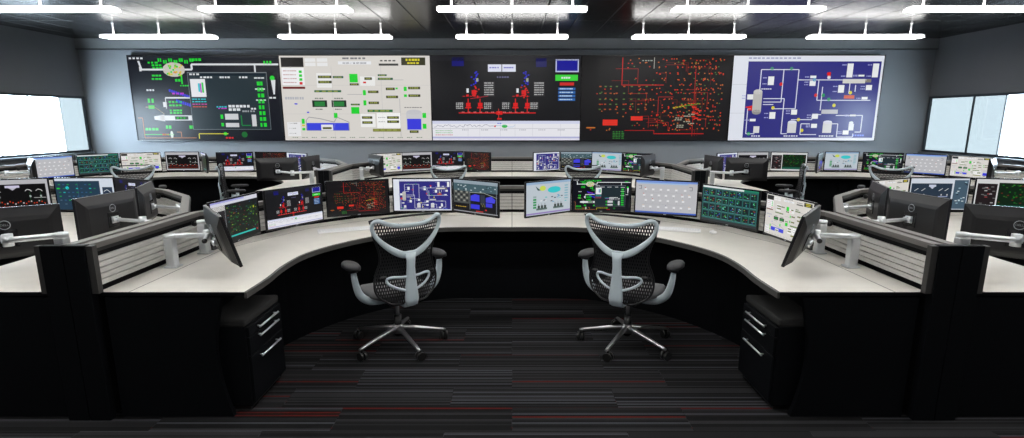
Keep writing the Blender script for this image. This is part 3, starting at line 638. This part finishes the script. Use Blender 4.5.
console(-PX2, Y2, 2.355, PX2/2, 2.392, 'second-row left console near the left windows, its worktop over a black recess')
console(PX2, Y2, 2.355, PX2/2, 2.392, 'second-row right console near the right windows, its worktop over a black recess')

# ------------------------------------------------------------------ monitors
MW, MH = .56, .322
def text_mesh(txt, size):
    cu = D.curves.new('t', 'FONT'); cu.body = txt; cu.size = size; cu.align_x = 'CENTER'; cu.align_y = 'CENTER'; cu.extrude = .0006
    ob = D.objects.new('t', cu); COL.objects.link(ob)
    me = D.meshes.new_from_object(ob.evaluated_get(bpy.context.evaluated_depsgraph_get()))
    D.objects.remove(ob); D.curves.remove(cu); me.materials.clear(); me.materials.append(M['badge']); return me
LOGO_T = text_mesh('DELL', .019)
def make_housing():
    mb = MB(); a, b = MW/2, MH/2
    mb.box(-a, a, 0, .016, -b, b, 'black_plastic', bevel=.003)
    # tapered rear bulge
    V = mb.bm.verts.new; rings = []
    for (x, z0, z1, y) in ((a-.006, -b+.006, b-.006, .0155), (a-.05, -b+.035, b-.06, .040), (a-.07, -b+.05, b-.085, .045)):
        rings.append([V((-x, y, z0)), V((x, y, z0)), V((x, y, z1)), V((-x, y, z1))])
    fs = []
    for p, q in zip(rings, rings[1:]):
        for i in range(4): fs.append(mb.bm.faces.new((p[i], p[(i+1) % 4], q[(i+1) % 4], q[i])))
    fs.append(mb.bm.faces.new(rings[-1])); mb._tag(fs, 'black_plastic')
    return mb.build('housing')
def make_bezel():
    mb = MB(); a, b, t = MW/2, MH/2, .011
    mb.box(-a, a, -.003, 0, b-t, b, 'gloss_black'); mb.box(-a, a, -.003, 0, -b, -b+t*1.4, 'gloss_black')
    mb.box(-a, -a+t, -.003, 0, -b+t*1.4, b-t, 'gloss_black'); mb.box(a-t, a, -.003, 0, -b+t*1.4, b-t, 'gloss_black')
    mb.box(-.012, .012, -.0036, -.003, -b+.005, -b+.011, 'badge')
    return mb.build('bezel')
def make_logo():
    mb = MB(); n = 28
    mb.tube([(math.cos(2*PI*i/n)*.027, .0462, math.sin(2*PI*i/n)*.027+.055) for i in range(n)], .0022, 'badge', 6, closed=True)
    o = mb.build('maker_badge'); return o
def nearest_wall(c):
    """nearest point of a console wall to a monitor's centre"""
    best = None
    for w_ in WALLS:
        for p, q in zip(w_, w_[1:]):
            P, Q = Vector(p), Vector(q); C_ = Vector(c[:2]); e = Q-P
            t = max(0, min(1, (C_-P).dot(e)/e.length_squared)); n = P+e*t
            if best is None or (n-C_).length < (best-C_).length: best = n
    return best
def make_stand(r, ang):
    wp = nearest_wall(r.location); d = Vector((wp.x-r.location.x, wp.y-r.location.y, 0)); Ri = Matrix.Rotation(-ang, 3, 'Z'); q = Ri @ d
    e = q*(1-.008/max(q.length, .01)); e.z = -.03
    mb = MB(); mb.box(-.045, .045, .045, .055, -.045, .045, 'gloss_black', bevel=.002)
    mb.tube([(0, .055, 0), (0, .085, -.01), (e.x*.6, max(.085, e.y*.7), -.03), tuple(e)], .013, 'black_plastic', 10); mb.ball(tuple(e), .022, 'black_plastic')
    return mb.build('wall_mount')
def make_plate():
    mb = MB(); mb.box(-.055, .055, .045, .050, -.085, .025, 'gloss_black', bevel=.002)
    mb.box(-.03, .03, .050, .062, -.055, -.005, 'silver', bevel=.003); mb.cyl((-.018, .06, -.03), (-.018, .078, -.03), .016, 'silver'); mb.cyl((.018, .06, -.03), (.018, .078, -.03), .016, 'silver')
    return mb.build('mounting_plate')
P_H, P_B, P_L, P_P = make_housing(), make_bezel(), make_logo(), make_plate()
LT = D.objects.new('maker_lettering', LOGO_T); 
protos = [P_H, P_B, P_L, P_P]
ZM = .977
def monitor(a, b, kind, label, mount='stand', flip=False, z=ZM, group='operator monitors on the consoles', tilt=0):
    """a, b: plan points of the panel's left and right ends as its viewer sees them; flip mirrors the place about x=0"""
    if flip: a, b = (-b[0], b[1]), (-a[0], a[1])
    ang = math.atan2(b[1]-a[1], b[0]-a[0])
    r = empty('monitor', ((a[0]+b[0])/2, (a[1]+b[1])/2, z), ang); tag(r, label, 'monitor', group)
    if tilt:
        t = math.radians(tilt); d = Vector((-math.sin(ang), math.cos(ang), 0)); r.rotation_euler.x = -t; r.location -= d*math.sin(t)*MH/2
    use = [P_H, P_B] + ([] if mount == 'stand' else [P_P, P_L])
    if mount == 'stand':
        o = make_stand(r, ang); o.parent = r
    for p in use:
        c = p.copy(); COL.objects.link(c); c.parent = r
        if p is P_L:
            t = LT.copy(); COL.objects.link(t); t.parent = c; t.location = (0, .0458, .055); t.rotation_euler = (PI/2, 0, PI)
    s = D.objects.new('screen', content_mesh(kind, MW-.022, MH-.0264)); COL.objects.link(s); s.parent = r; s.location = (0, -.0008, .0022)
    return r
def arm(anchor, elbow, mount, label, flip=False):
    """silver clamp post, two links and a joint; anchor/elbow/mount are points in space"""
    f = lambda p: Vector((-p[0], p[1], p[2])) if flip else Vector(p)
    A, E, Mt = f(anchor), f(elbow), f(mount)
    r = empty('monitor_support', A); tag(r, label, 'monitor arm', 'silver monitor arms clamped to the slat walls')
    q = lambda p: p - A
    z0 = TOP+.001 - A.z
    mb = MB(); mb.box(-.028, .028, -.028, .028, z0, .01, 'silver', bevel=.008)
    mb.cyl((0, 0, .01), (0, 0, .035), .034, 'silver'); mb.box(-.04, .04, -.04, .04, z0, z0+.012, 'silver', bevel=.003); mb.build('clamp_post', r)
    def link(p, t, name, rr=.020):
        mb = MB(); d = (t-p); mb.tube([p, p+d*.1, t-d*.1, t], [(rr*.8, rr*.8), (rr, rr*.85), (rr, rr*.85), (rr*.8, rr*.8)], 'silver', 8, up=(0, 0, 1)); mb.build(name, r)
    link(Vector((0, 0, .02)), q(E), 'lower_link'); link(q(E), q(Mt), 'upper_link', .016)
    mb = MB(); e = q(E); mb.cyl(e+Vector((0, 0, -.035)), e+Vector((0, 0, .035)), .026, 'silver'); mb.build('elbow_joint', r)
    mb = MB(); mb.ball(q(Mt), .016, 'black_plastic'); mb.build('tilt_joint', r)
    return r
def back_mount(a, b, flip=False):
    """point just behind a monitor's centre"""
    d = Vector((b[0]-a[0], b[1]-a[1], 0)).normalized(); n = Vector((-d.y, d.x, 0)); c = Vector(((a[0]+b[0])/2, (a[1]+b[1])/2, ZM-.03)) + n*.064
    return (c.x, c.y, c.z)

KD = dict(green='black screen of green tags under a pale header', units='dark screen of red diagrams over white strip', network='black screen with a dim red network diagram',
          pid='navy blue piping diagram screen with white left margin', tanks='slate and black screen with blue tanks', grey='light grey screen with cyan and yellow shapes',
          flow='black flow diagram screen with pop-up window', pale='pale grey screen of small white boxes', tiles='teal screen tiled with small dark blocks',
          cream='cream screen with green tags and blue tanks', arcs='grey-bordered black screen with pale arcs', teal='slate blue screen of green dots with white right strip',
          navy='slate blue screen with pale arcs under a white header', redgreen='screen with dark red left and green main panel')
C1 = [((-2.0, 3.60), (-1.93, 4.15)), ((-1.91, 4.22), (-1.63, 4.70)), ((-1.66, 4.86), (-1.13, 5.08)), ((-1.12, 5.14), (-.56, 5.16)), ((-.55, 5.15), (-.12, 4.81))]
front = lambda k, x: '%s, %s' % (KD[k], x)
for (a, b), k, kr in zip(C1, ('green', 'units', 'network', 'pid', 'tanks'), ('cream', 'tiles', 'pale', 'flow', 'grey')):
    monitor(a, b, k, front(k, 'left half of the front middle console'))
    monitor(a, b, kr, front(kr, 'right half of the front middle console'), flip=True)
m1 = ((-1.66, 3.11), (-2.0, 3.56))
for fl, nm in ((False, 'left'), (True, 'right')):
    monitor(*m1, 'navy', 'monitor seen edge-on from behind, tilted on the %s wing of the front middle console' % nm, 'plate', fl, tilt=15)
    arm((-2.17, 3.42, .93), (-1.97, 3.50, .94), back_mount(*m1), 'silver arm holding the edge-on monitor over the %s front wing' % nm, fl)
    arm((-2.17, 3.80, .95), (-2.12, 3.90, .95), back_mount((-2.0, 3.62), (-1.91, 4.17)), 'silver arm behind the monitor next to the edge-on one, %s front wing' % nm, fl)
# neighbouring front consoles (outermost parts leave the frame)
Nn = [(((-2.98, 4.33), (-3.03, 3.76)), 'units', 'plate', 'black monitor back with silver mount, seen square-on behind the %s front divider'),
      (((-2.96, 3.58), (-3.40, 3.22)), 'pid', 'plate', 'nearest black monitor back, cut by the %s edge of the picture'),
      (((-3.22, 4.90), (-3.01, 4.38)), 'cream', 'plate', 'narrow oblique black monitor back at the inner end of the %s front neighbour console')]
for (ab, k, mt, lb) in Nn:
    for fl, nm in ((False, 'left'), (True, 'right')): monitor(*ab, k, lb % nm, mt, fl)
for fl, nm in ((False, 'left'), (True, 'right')):
    arm((-2.60, 3.9, .93), (-2.72, 4.0, .94), back_mount(*Nn[0][0]), 'silver arm holding the square-on black monitor back, %s side' % nm, fl)
    arm((-2.53, 3.03, 1.02), (-2.88, 3.08, 1.0), back_mount(*Nn[1][0]), 'silver arm over the %s end post reaching to the frame edge' % nm, fl)
    arm((-2.76, 4.55, .93), (-2.82, 4.62, .94), back_mount(*Nn[2][0]), 'silver arm beside the oblique monitor back, %s side' % nm, fl)
for ab, k, kr in ((((-3.76, 5.20), (-3.24, 4.96)), 'units', 'cream'), (((-4.32, 5.20), (-3.78, 5.22)), 'teal', 'navy'), (((-4.88, 4.98), (-4.36, 5.18)), 'arcs', 'redgreen')):
    monitor(*ab, k, front(k, 'on the front left neighbour console')); monitor(*ab, kr, front(kr, 'on the front right neighbour console'), flip=True)
# second row, middle console
C2 = [((-2.21, 8.82), (-1.83, 9.16)), ((-1.83, 9.18), (-1.37, 9.42)), ((-1.37, 9.45), (-.84, 9.48)), ((-.80, 9.46), (-.36, 9.16))]
for (a, b), k, kr in zip(C2, ('cream', 'arcs', 'units', 'network'), ('flow', 'grey', 'tanks', 'pid')):
    monitor(a, b, k, front(k, 'left half of second-row middle console'))
    monitor(a, b, kr, front(kr, 'right half of second-row middle console'), flip=True)
m2 = ((-1.92, 8.28), (-2.24, 8.74))
for fl, nm in ((False, 'left'), (True, 'right')):
    monitor(*m2, 'navy', 'monitor seen from behind at the %s wing of the second-row middle console' % nm, 'plate', fl)
    arm((-2.27, 8.35, .93), (-2.20, 8.45, .93), back_mount(*m2), 'small silver arm on the %s wing of the second-row middle console' % nm, fl)
# second row, side consoles
C3 = [(((-6.86, 7.93), (-6.69, 8.45)), 'pale', 'cream'), (((-6.66, 8.50), (-6.34, 8.95)), 'tiles', 'pale'), (((-6.33, 8.98), (-5.86, 9.28)), 'cream', 'flow'), (((-5.82, 9.33), (-5.27, 9.36)), 'arcs', 'grey'),
      (((-5.22, 9.34), (-4.92, 8.92)), 'green', 'tanks'), (((-4.87, 9.15), (-4.34, 9.32)), 'units', 'redgreen'), (((-4.31, 9.34), (-3.76, 9.28)), 'network', 'arcs'), (((-3.74, 9.24), (-3.30, 8.93)), 'pid', 'pid')]
ww = {'pid': 'behind black monitor backs, second-row %s console'}
for (ab, k, kr) in C3:
    monitor(*ab, k, front(k, ww.get(k, 'on the second-row %s console') % 'left')); monitor(*ab, kr, front(kr, ww.get(kr, 'on the second-row %s console') % 'right'), flip=True)
Bk = [(((-3.08, 8.0), (-3.60, 7.78)), 'units', 'square-on black monitor back with white arm on the second-row %s console'), (((-2.98, 8.56), (-3.05, 8.02)), 'cream', 'oblique black monitor back at the inner wing of the second-row %s console')]
M1b = ((-6.42, 7.47), (-6.83, 7.86))
for fl, nm in ((False, 'left'), (True, 'right')):
    for ab, k, lb in Bk: monitor(*ab, k, lb % nm, 'plate', fl)
    monitor(*M1b, 'navy', 'edge-on dark monitor at the window end of the second-row %s console' % nm, 'plate', fl)
    arm((-2.80, 7.72, .93), (-3.1, 7.80, .93), back_mount(*Bk[0][0]), 'pale arm bent below the square-on black monitor back, second-row %s console' % nm, fl)
    arm((-2.74, 8.2, .93), (-2.82, 8.25, .93), back_mount(*Bk[1][0]), 'silver arm behind the oblique monitor back, second-row %s console' % nm, fl)
    arm((-7.24, 7.75, .93), (-7.05, 7.70, .93), back_mount(*M1b), 'white arm at the window end of the second-row %s console' % nm, fl)
for p in protos: D.objects.remove(p)

# ------------------------------------------------------------------ chairs
def chair():
    r = empty('office_chair')
    yb = lambda z, x=0: -.215 - .17*max(0, z-.62)**1.15 - .03*max(0, .55-z) + .95*x*x*(1 if z > .6 else .8)
    B = lambda x, z, dy=0: (x, yb(z, x)+dy, z)
    # pale loop and spine
    mb = MB()
    lp = [(0, .966), (.09, .969), (.165, .986), (.220, 1.010), (.254, .99), (.250, .935), (.208, .868), (.132, .80), (.055, .758), (0, .755)]
    lp = lp + [(-x, z) for x, z in lp[::-1][1:-1]]
    pts = catmull([B(x, z, -.012) for x, z in lp], 4, True)
    rad = []
    for p in pts: rad.append((.012 + .010*max(0, min(1, (.9-p.z)/.12)) + .003, .011))
    cpt = [Vector(p) for p in pts]
    # ribbon-like ring oriented to face backwards
    n = len(cpt); rings = []
    for i in range(n):
        t = (cpt[(i+1) % n]-cpt[i-1]).normalized(); v = Vector((0, 1, 0)); u = t.cross(v).normalized(); v = u.cross(t)
        ru, rv = rad[i]; rings.append([mb.bm.verts.new(cpt[i]+u*math.cos(2*PI*j/10)*ru+v*math.sin(2*PI*j/10)*rv) for j in range(10)])
    fs = []
    for i in range(n):
        a, b = rings[i], rings[(i+1) % n]
        for j in range(10): fs.append(mb.bm.faces.new((a[j], a[(j+1) % 10], b[(j+1) % 10], b[j])))
    mb._tag(fs, 'frame_blue', True); mb.build('back_loop', r)
    mb = MB(); zz = [.765, .72, .66, .58, .5, .43, .385]; wd = [.042, .034, .033, .039, .048, .055, .044]
    mb.tube([B(0, z, -.02-.012*(i > 0)) for i, z in enumerate(zz)], [(w_, .013) for w_ in wd], 'frame_blue', 12, up=(0, 1, 0))
    mb.build('spine', r)
    for s in (-1, 1):
        mb = MB(); q = catmull([B(0, .60, -.035), B(s*.06, .595, -.03), B(s*.13, .60, -.02), B(s*.165, .585, -.012), B(s*.15, .55, -.016), B(s*.09, .515, -.028), B(0, .485, -.035)], 4)
        mb.tube(q, [(.010, .007)]*len(q), 'frame_blue', 8, up=(0, 1, 0)); mb.ball(B(s*.185, .60, -.012), .02, 'black_plastic', (1.2, .7, .8)); mb.build('lumbar_brace', r)
    # perforated back
    prof = [(.395, .10), (.42, .165), (.46, .215), (.51, .238), (.57, .24), (.63, .224), (.69, .204), (.75, .20), (.82, .215), (.88, .238), (.93, .250), (.975, .252), (1.01, .235)]
    wf = lambda z: next((a[1]+(b[1]-a[1])*(z-a[0])/(b[0]-a[0]) for a, b in zip(prof, prof[1:]) if a[0] <= z <= b[0]), .2)
    me = bmesh.new(); uvl = me.loops.layers.uv.new('UVMap'); nx, nz = 16, 30; gv = []
    for j in range(nz+1):
        row = []
        for i in range(nx+1):
            u = -1+2*i/nx; zt = .395+(.992-.395)*j/nz; w_ = wf(zt); x = u*w_
            z = zt + (.014*abs(u)**2*max(0, (zt-.9)/.1)) - .018*max(0, (zt-.9)/.1)*(1-abs(u))
            row.append(me.verts.new((x, yb(z, x)+.004, z)))
        gv.append(row)
    for j in range(nz):
        for i in range(nx):
            f = me.faces.new((gv[j][i], gv[j][i+1], gv[j+1][i+1], gv[j+1][i])); f.smooth = True
            for l in f.loops: l[uvl].uv = (l.vert.co.x+1, l.vert.co.z)
    m_ = D.meshes.new('back_mesh'); me.to_mesh(m_); me.free(); m_.materials.append(M['mesh'])
    o = D.objects.new('back_mesh', m_); COL.objects.link(o); o.parent = r
    mb = MB(); out = [B(wf(z)*s, z+(.008*max(0, (z-.9)/.12)), .004) for s, zs in ((1, [p[0] for p in prof]), (-1, [p[0] for p in prof][::-1])) for z in zs]
    out = catmull(out, 3, True); mb.tube(out, .0075, 'black_plastic', 8, closed=True); mb.build('back_rim', r)
    # seat
    mb = MB(); seat = []
    for k in range(28):
        a = 2*PI*k/28; c_, s_ = math.cos(a), math.sin(a)
        seat.append((.235*abs(c_)**.62*(1 if c_ >= 0 else -1), .03+.235*abs(s_)**.62*(1 if s_ >= 0 else -1)))
    V = mb.bm.verts.new; RR = []
    for sc, z in ((.90, .415), (1.0, .428), (1.0, .455), (.94, .472), (.6, .468), (.2, .462)):
        RR.append([V((x*sc, .03+(y-.03)*sc, z - (.03*max(0, (y-.16)/.1) if True else 0))) for x, y in seat])
    fs = []
    for a, b in zip(RR, RR[1:]):
        for i in range(28): fs.append(mb.bm.faces.new((a[i], a[(i+1) % 28], b[(i+1) % 28], b[i])))
    fs.append(mb.bm.faces.new(RR[0])); fs.append(mb.bm.faces.new(RR[-1])); mb._tag(fs, 'seat', True); mb.build('seat', r)
    mb = MB(); mb.box(-.10, .10, -.13, .12, .345, .414, 'black_plastic', bevel=.02); mb.box(-.05, .05, -.22, -.10, .36, .40, 'frame_blue', bevel=.012); mb.build('tilt_mechanism', r)
    # arms
    for s in (-1, 1):
        mb = MB(); q = catmull([(s*.06, -.03, .385), (s*.15, -.04, .385), (s*.235, -.045, .405), (s*.30, -.05, .46), (s*.33, -.055, .55), (s*.34, -.05, .635)], 5)
        mb.tube(q, [(.016+.012*math.sin(PI*i/(len(q)-1)), .028) for i in range(len(q))], 'frame_blue', 10, up=(0, 1, 0)); a = mb.build('armrest_support', r)
        mb = MB(); mb.cyl((s*.34, -.05, .63), (s*.34, -.045, .655), .03, 'pad'); pb = []
        V = mb.bm.verts.new; RR = []; 
        for sc, z in ((.75, .650), (1, .660), (1, .678), (.85, .690), (.4, .693)):
            RR.append([V((s*.34+.052*sc*math.cos(2*PI*k/18), -.01+.125*sc*math.sin(2*PI*k/18), z)) for k in range(18)])
        fs = []
        for a_, b_ in zip(RR, RR[1:]):
            for i in range(18): fs.append(mb.bm.faces.new((a_[i], a_[(i+1) % 18], b_[(i+1) % 18], b_[i])))
        fs.append(mb.bm.faces.new(RR[0])); fs.append(mb.bm.faces.new(RR[-1])); mb._tag(fs, 'pad', True); mb.build('armrest_pad', r)
    # column and base
    mb = MB(); mb.cyl((0, 0, .20), (0, 0, .35), .014, 'chrome'); mb.cyl((0, 0, .075), (0, 0, .24), .027, 'black_plastic'); mb.build('gas_column', r)
    mb = MB(); mb.cyl((0, 0, .10), (0, 0, .165), .045, 'chrome', 16, r2=.032)
    for k in range(5):
        a = math.radians(52+72*k); d = Vector((math.cos(a), math.sin(a), 0))
        mb.tube([d*.02+Vector((0, 0, .14)), d*.12+Vector((0, 0, .125)), d*.335+Vector((0, 0, .085)), d*.36+Vector((0, 0, .078))], [(.021, .019), (.018, .016), (.013, .011), (.010, .009)], 'chrome', 8, up=(0, 0, 1))
    mb.build('star_base', r)
    for k in range(5):
        a = math.radians(52+72*k); d = Vector((math.cos(a), math.sin(a), 0)); t = Vector((-d.y, d.x, 0)); c = d*.35+Vector((0, 0, .031))+t*.012
        mb = MB()
        for q in (-1, 1): mb.cyl(c+d*(q*.006), c+d*(q*.026), .031, 'castor', 16)
        mb.tube([c+Vector((0, 0, .028)), c+Vector((0, 0, .05))], [.013, .009], 'castor', 10); mb.build('castor', r)
    return r
ch = chair()
def place(o, x, y, rz, label):
    o.location = (x, y, 0); o.rotation_euler = (0, 0, math.radians(rz)); tag(o, label, 'chair', 'office chairs with pale blue-grey frames')
place(ch, -.86, 3.94, 37, 'large office chair in front, left of the two, pale blue-grey frame and black mesh back')
for x, y, rz, lb in ((.87, 3.94, -33, 'large office chair in front, right of the two, pale blue-grey frame and black mesh back'),
                     (-.98, 8.15, 20, 'small distant office chair at left half of the second-row middle console'),
                     (1.03, 8.2, 0, 'small distant office chair at right half of the second-row middle console'),
                     (-4.05, 8.15, -68, 'sideways office chair before the second-row left console, its frame seen in profile'),
                     (4.05, 8.15, 68, 'sideways office chair before the second-row right console, its frame seen in profile'),
                     (-5.58, 8.15, 34, 'office chair back facing the camera at the second-row left console'),
                     (5.58, 8.15, -34, 'office chair back facing the camera at the second-row right console')):
    place(copy_tree(ch), x, y, rz, lb)

# ------------------------------------------------------------------ pedestals
def pedestal(s):
    r = empty('drawer_pedestal', (s*1.80, 2.96, 0))
    tag(r, 'black drawer pedestal with cushion top under the %s wing of the front middle console' % ('left' if s < 0 else 'right'), 'drawer unit', 'drawer pedestals under the front desk')
    mb = MB(); mb.box(-.28, .28, .0, .46, .03, .52, 'black_panel', bevel=.004); mb.box(-.26, .26, .02, .44, 0, .03, 'castor'); mb.build('body', r)
    mb = MB(); mb.box(-.285, .285, -.005, .465, .521, .565, 'cushion', bevel=.012); mb.build('seat_cushion', r)
    for z0, z1, hz in ((.455, .512, .485), (.342, .450, .432), (.05, .337, .305)):
        x = -s*.281; a, b = sorted((x, x-s*.018)); mb = MB(); mb.box(a, b, .01, .45, z0, z1, 'black_panel', bevel=.003); d = mb.build('drawer', r)
        x2 = x-s*.018; mb = MB(); zz = hz
        mb.cyl((x2-s*.022, .10, zz), (x2-s*.022, .36, zz), .006, 'silver', 8)
        for y in (.12, .34): mb.cyl((x2, y, zz), (x2-s*.022, y, zz), .005, 'silver', 8)
        mb.build('handle', d)
for s in (-1, 1): pedestal(s)

# ------------------------------------------------------------------ keyboards and mouse
def keyboard(x, y, rz, label):
    r = empty('keyboard', (x, y, TOP+.001), math.radians(rz)); tag(r, label, 'keyboard', 'white keyboards')
    mb = MB(); mb.box(-.22, .22, -.065, .065, 0, .012, 'white_plastic', bevel=.004); mb.build('case', r)
    mb = MB()
    for j in range(5):
        for i in range(19 if j else 15):
            if j == 0 and 4 <= i <= 8: continue
            x0 = -.21+.0222*i + (0 if j else 0); mb.box(x0, x0+.019, -.055+.0225*j, -.036+.0225*j, .012, .016, 'key')
    mb.box(-.121, -.012, -.055, -.036, .012, .016, 'key')
    mb.build('keys', r)
keyboard(-1.42, 4.60, 22, 'white keyboard on the left half of the front console')
keyboard(1.38, 4.62, -20, 'white keyboard beside the mouse on the right half of the front console')
r = empty('computer_mouse', (1.66, 4.46, TOP+.001), -.3); tag(r, 'small white mouse on the worktop right of the keyboard', 'mouse')
mb = MB(); mb.ball((0, 0, .014), 1, 'white_plastic', (.032, .055, .0135)); mb.build('shell', r)
mb = MB(); mb.cyl((-.003, .03, .024), (.003, .03, .024), .007, 'key', 10); mb.build('scroll_wheel', r)
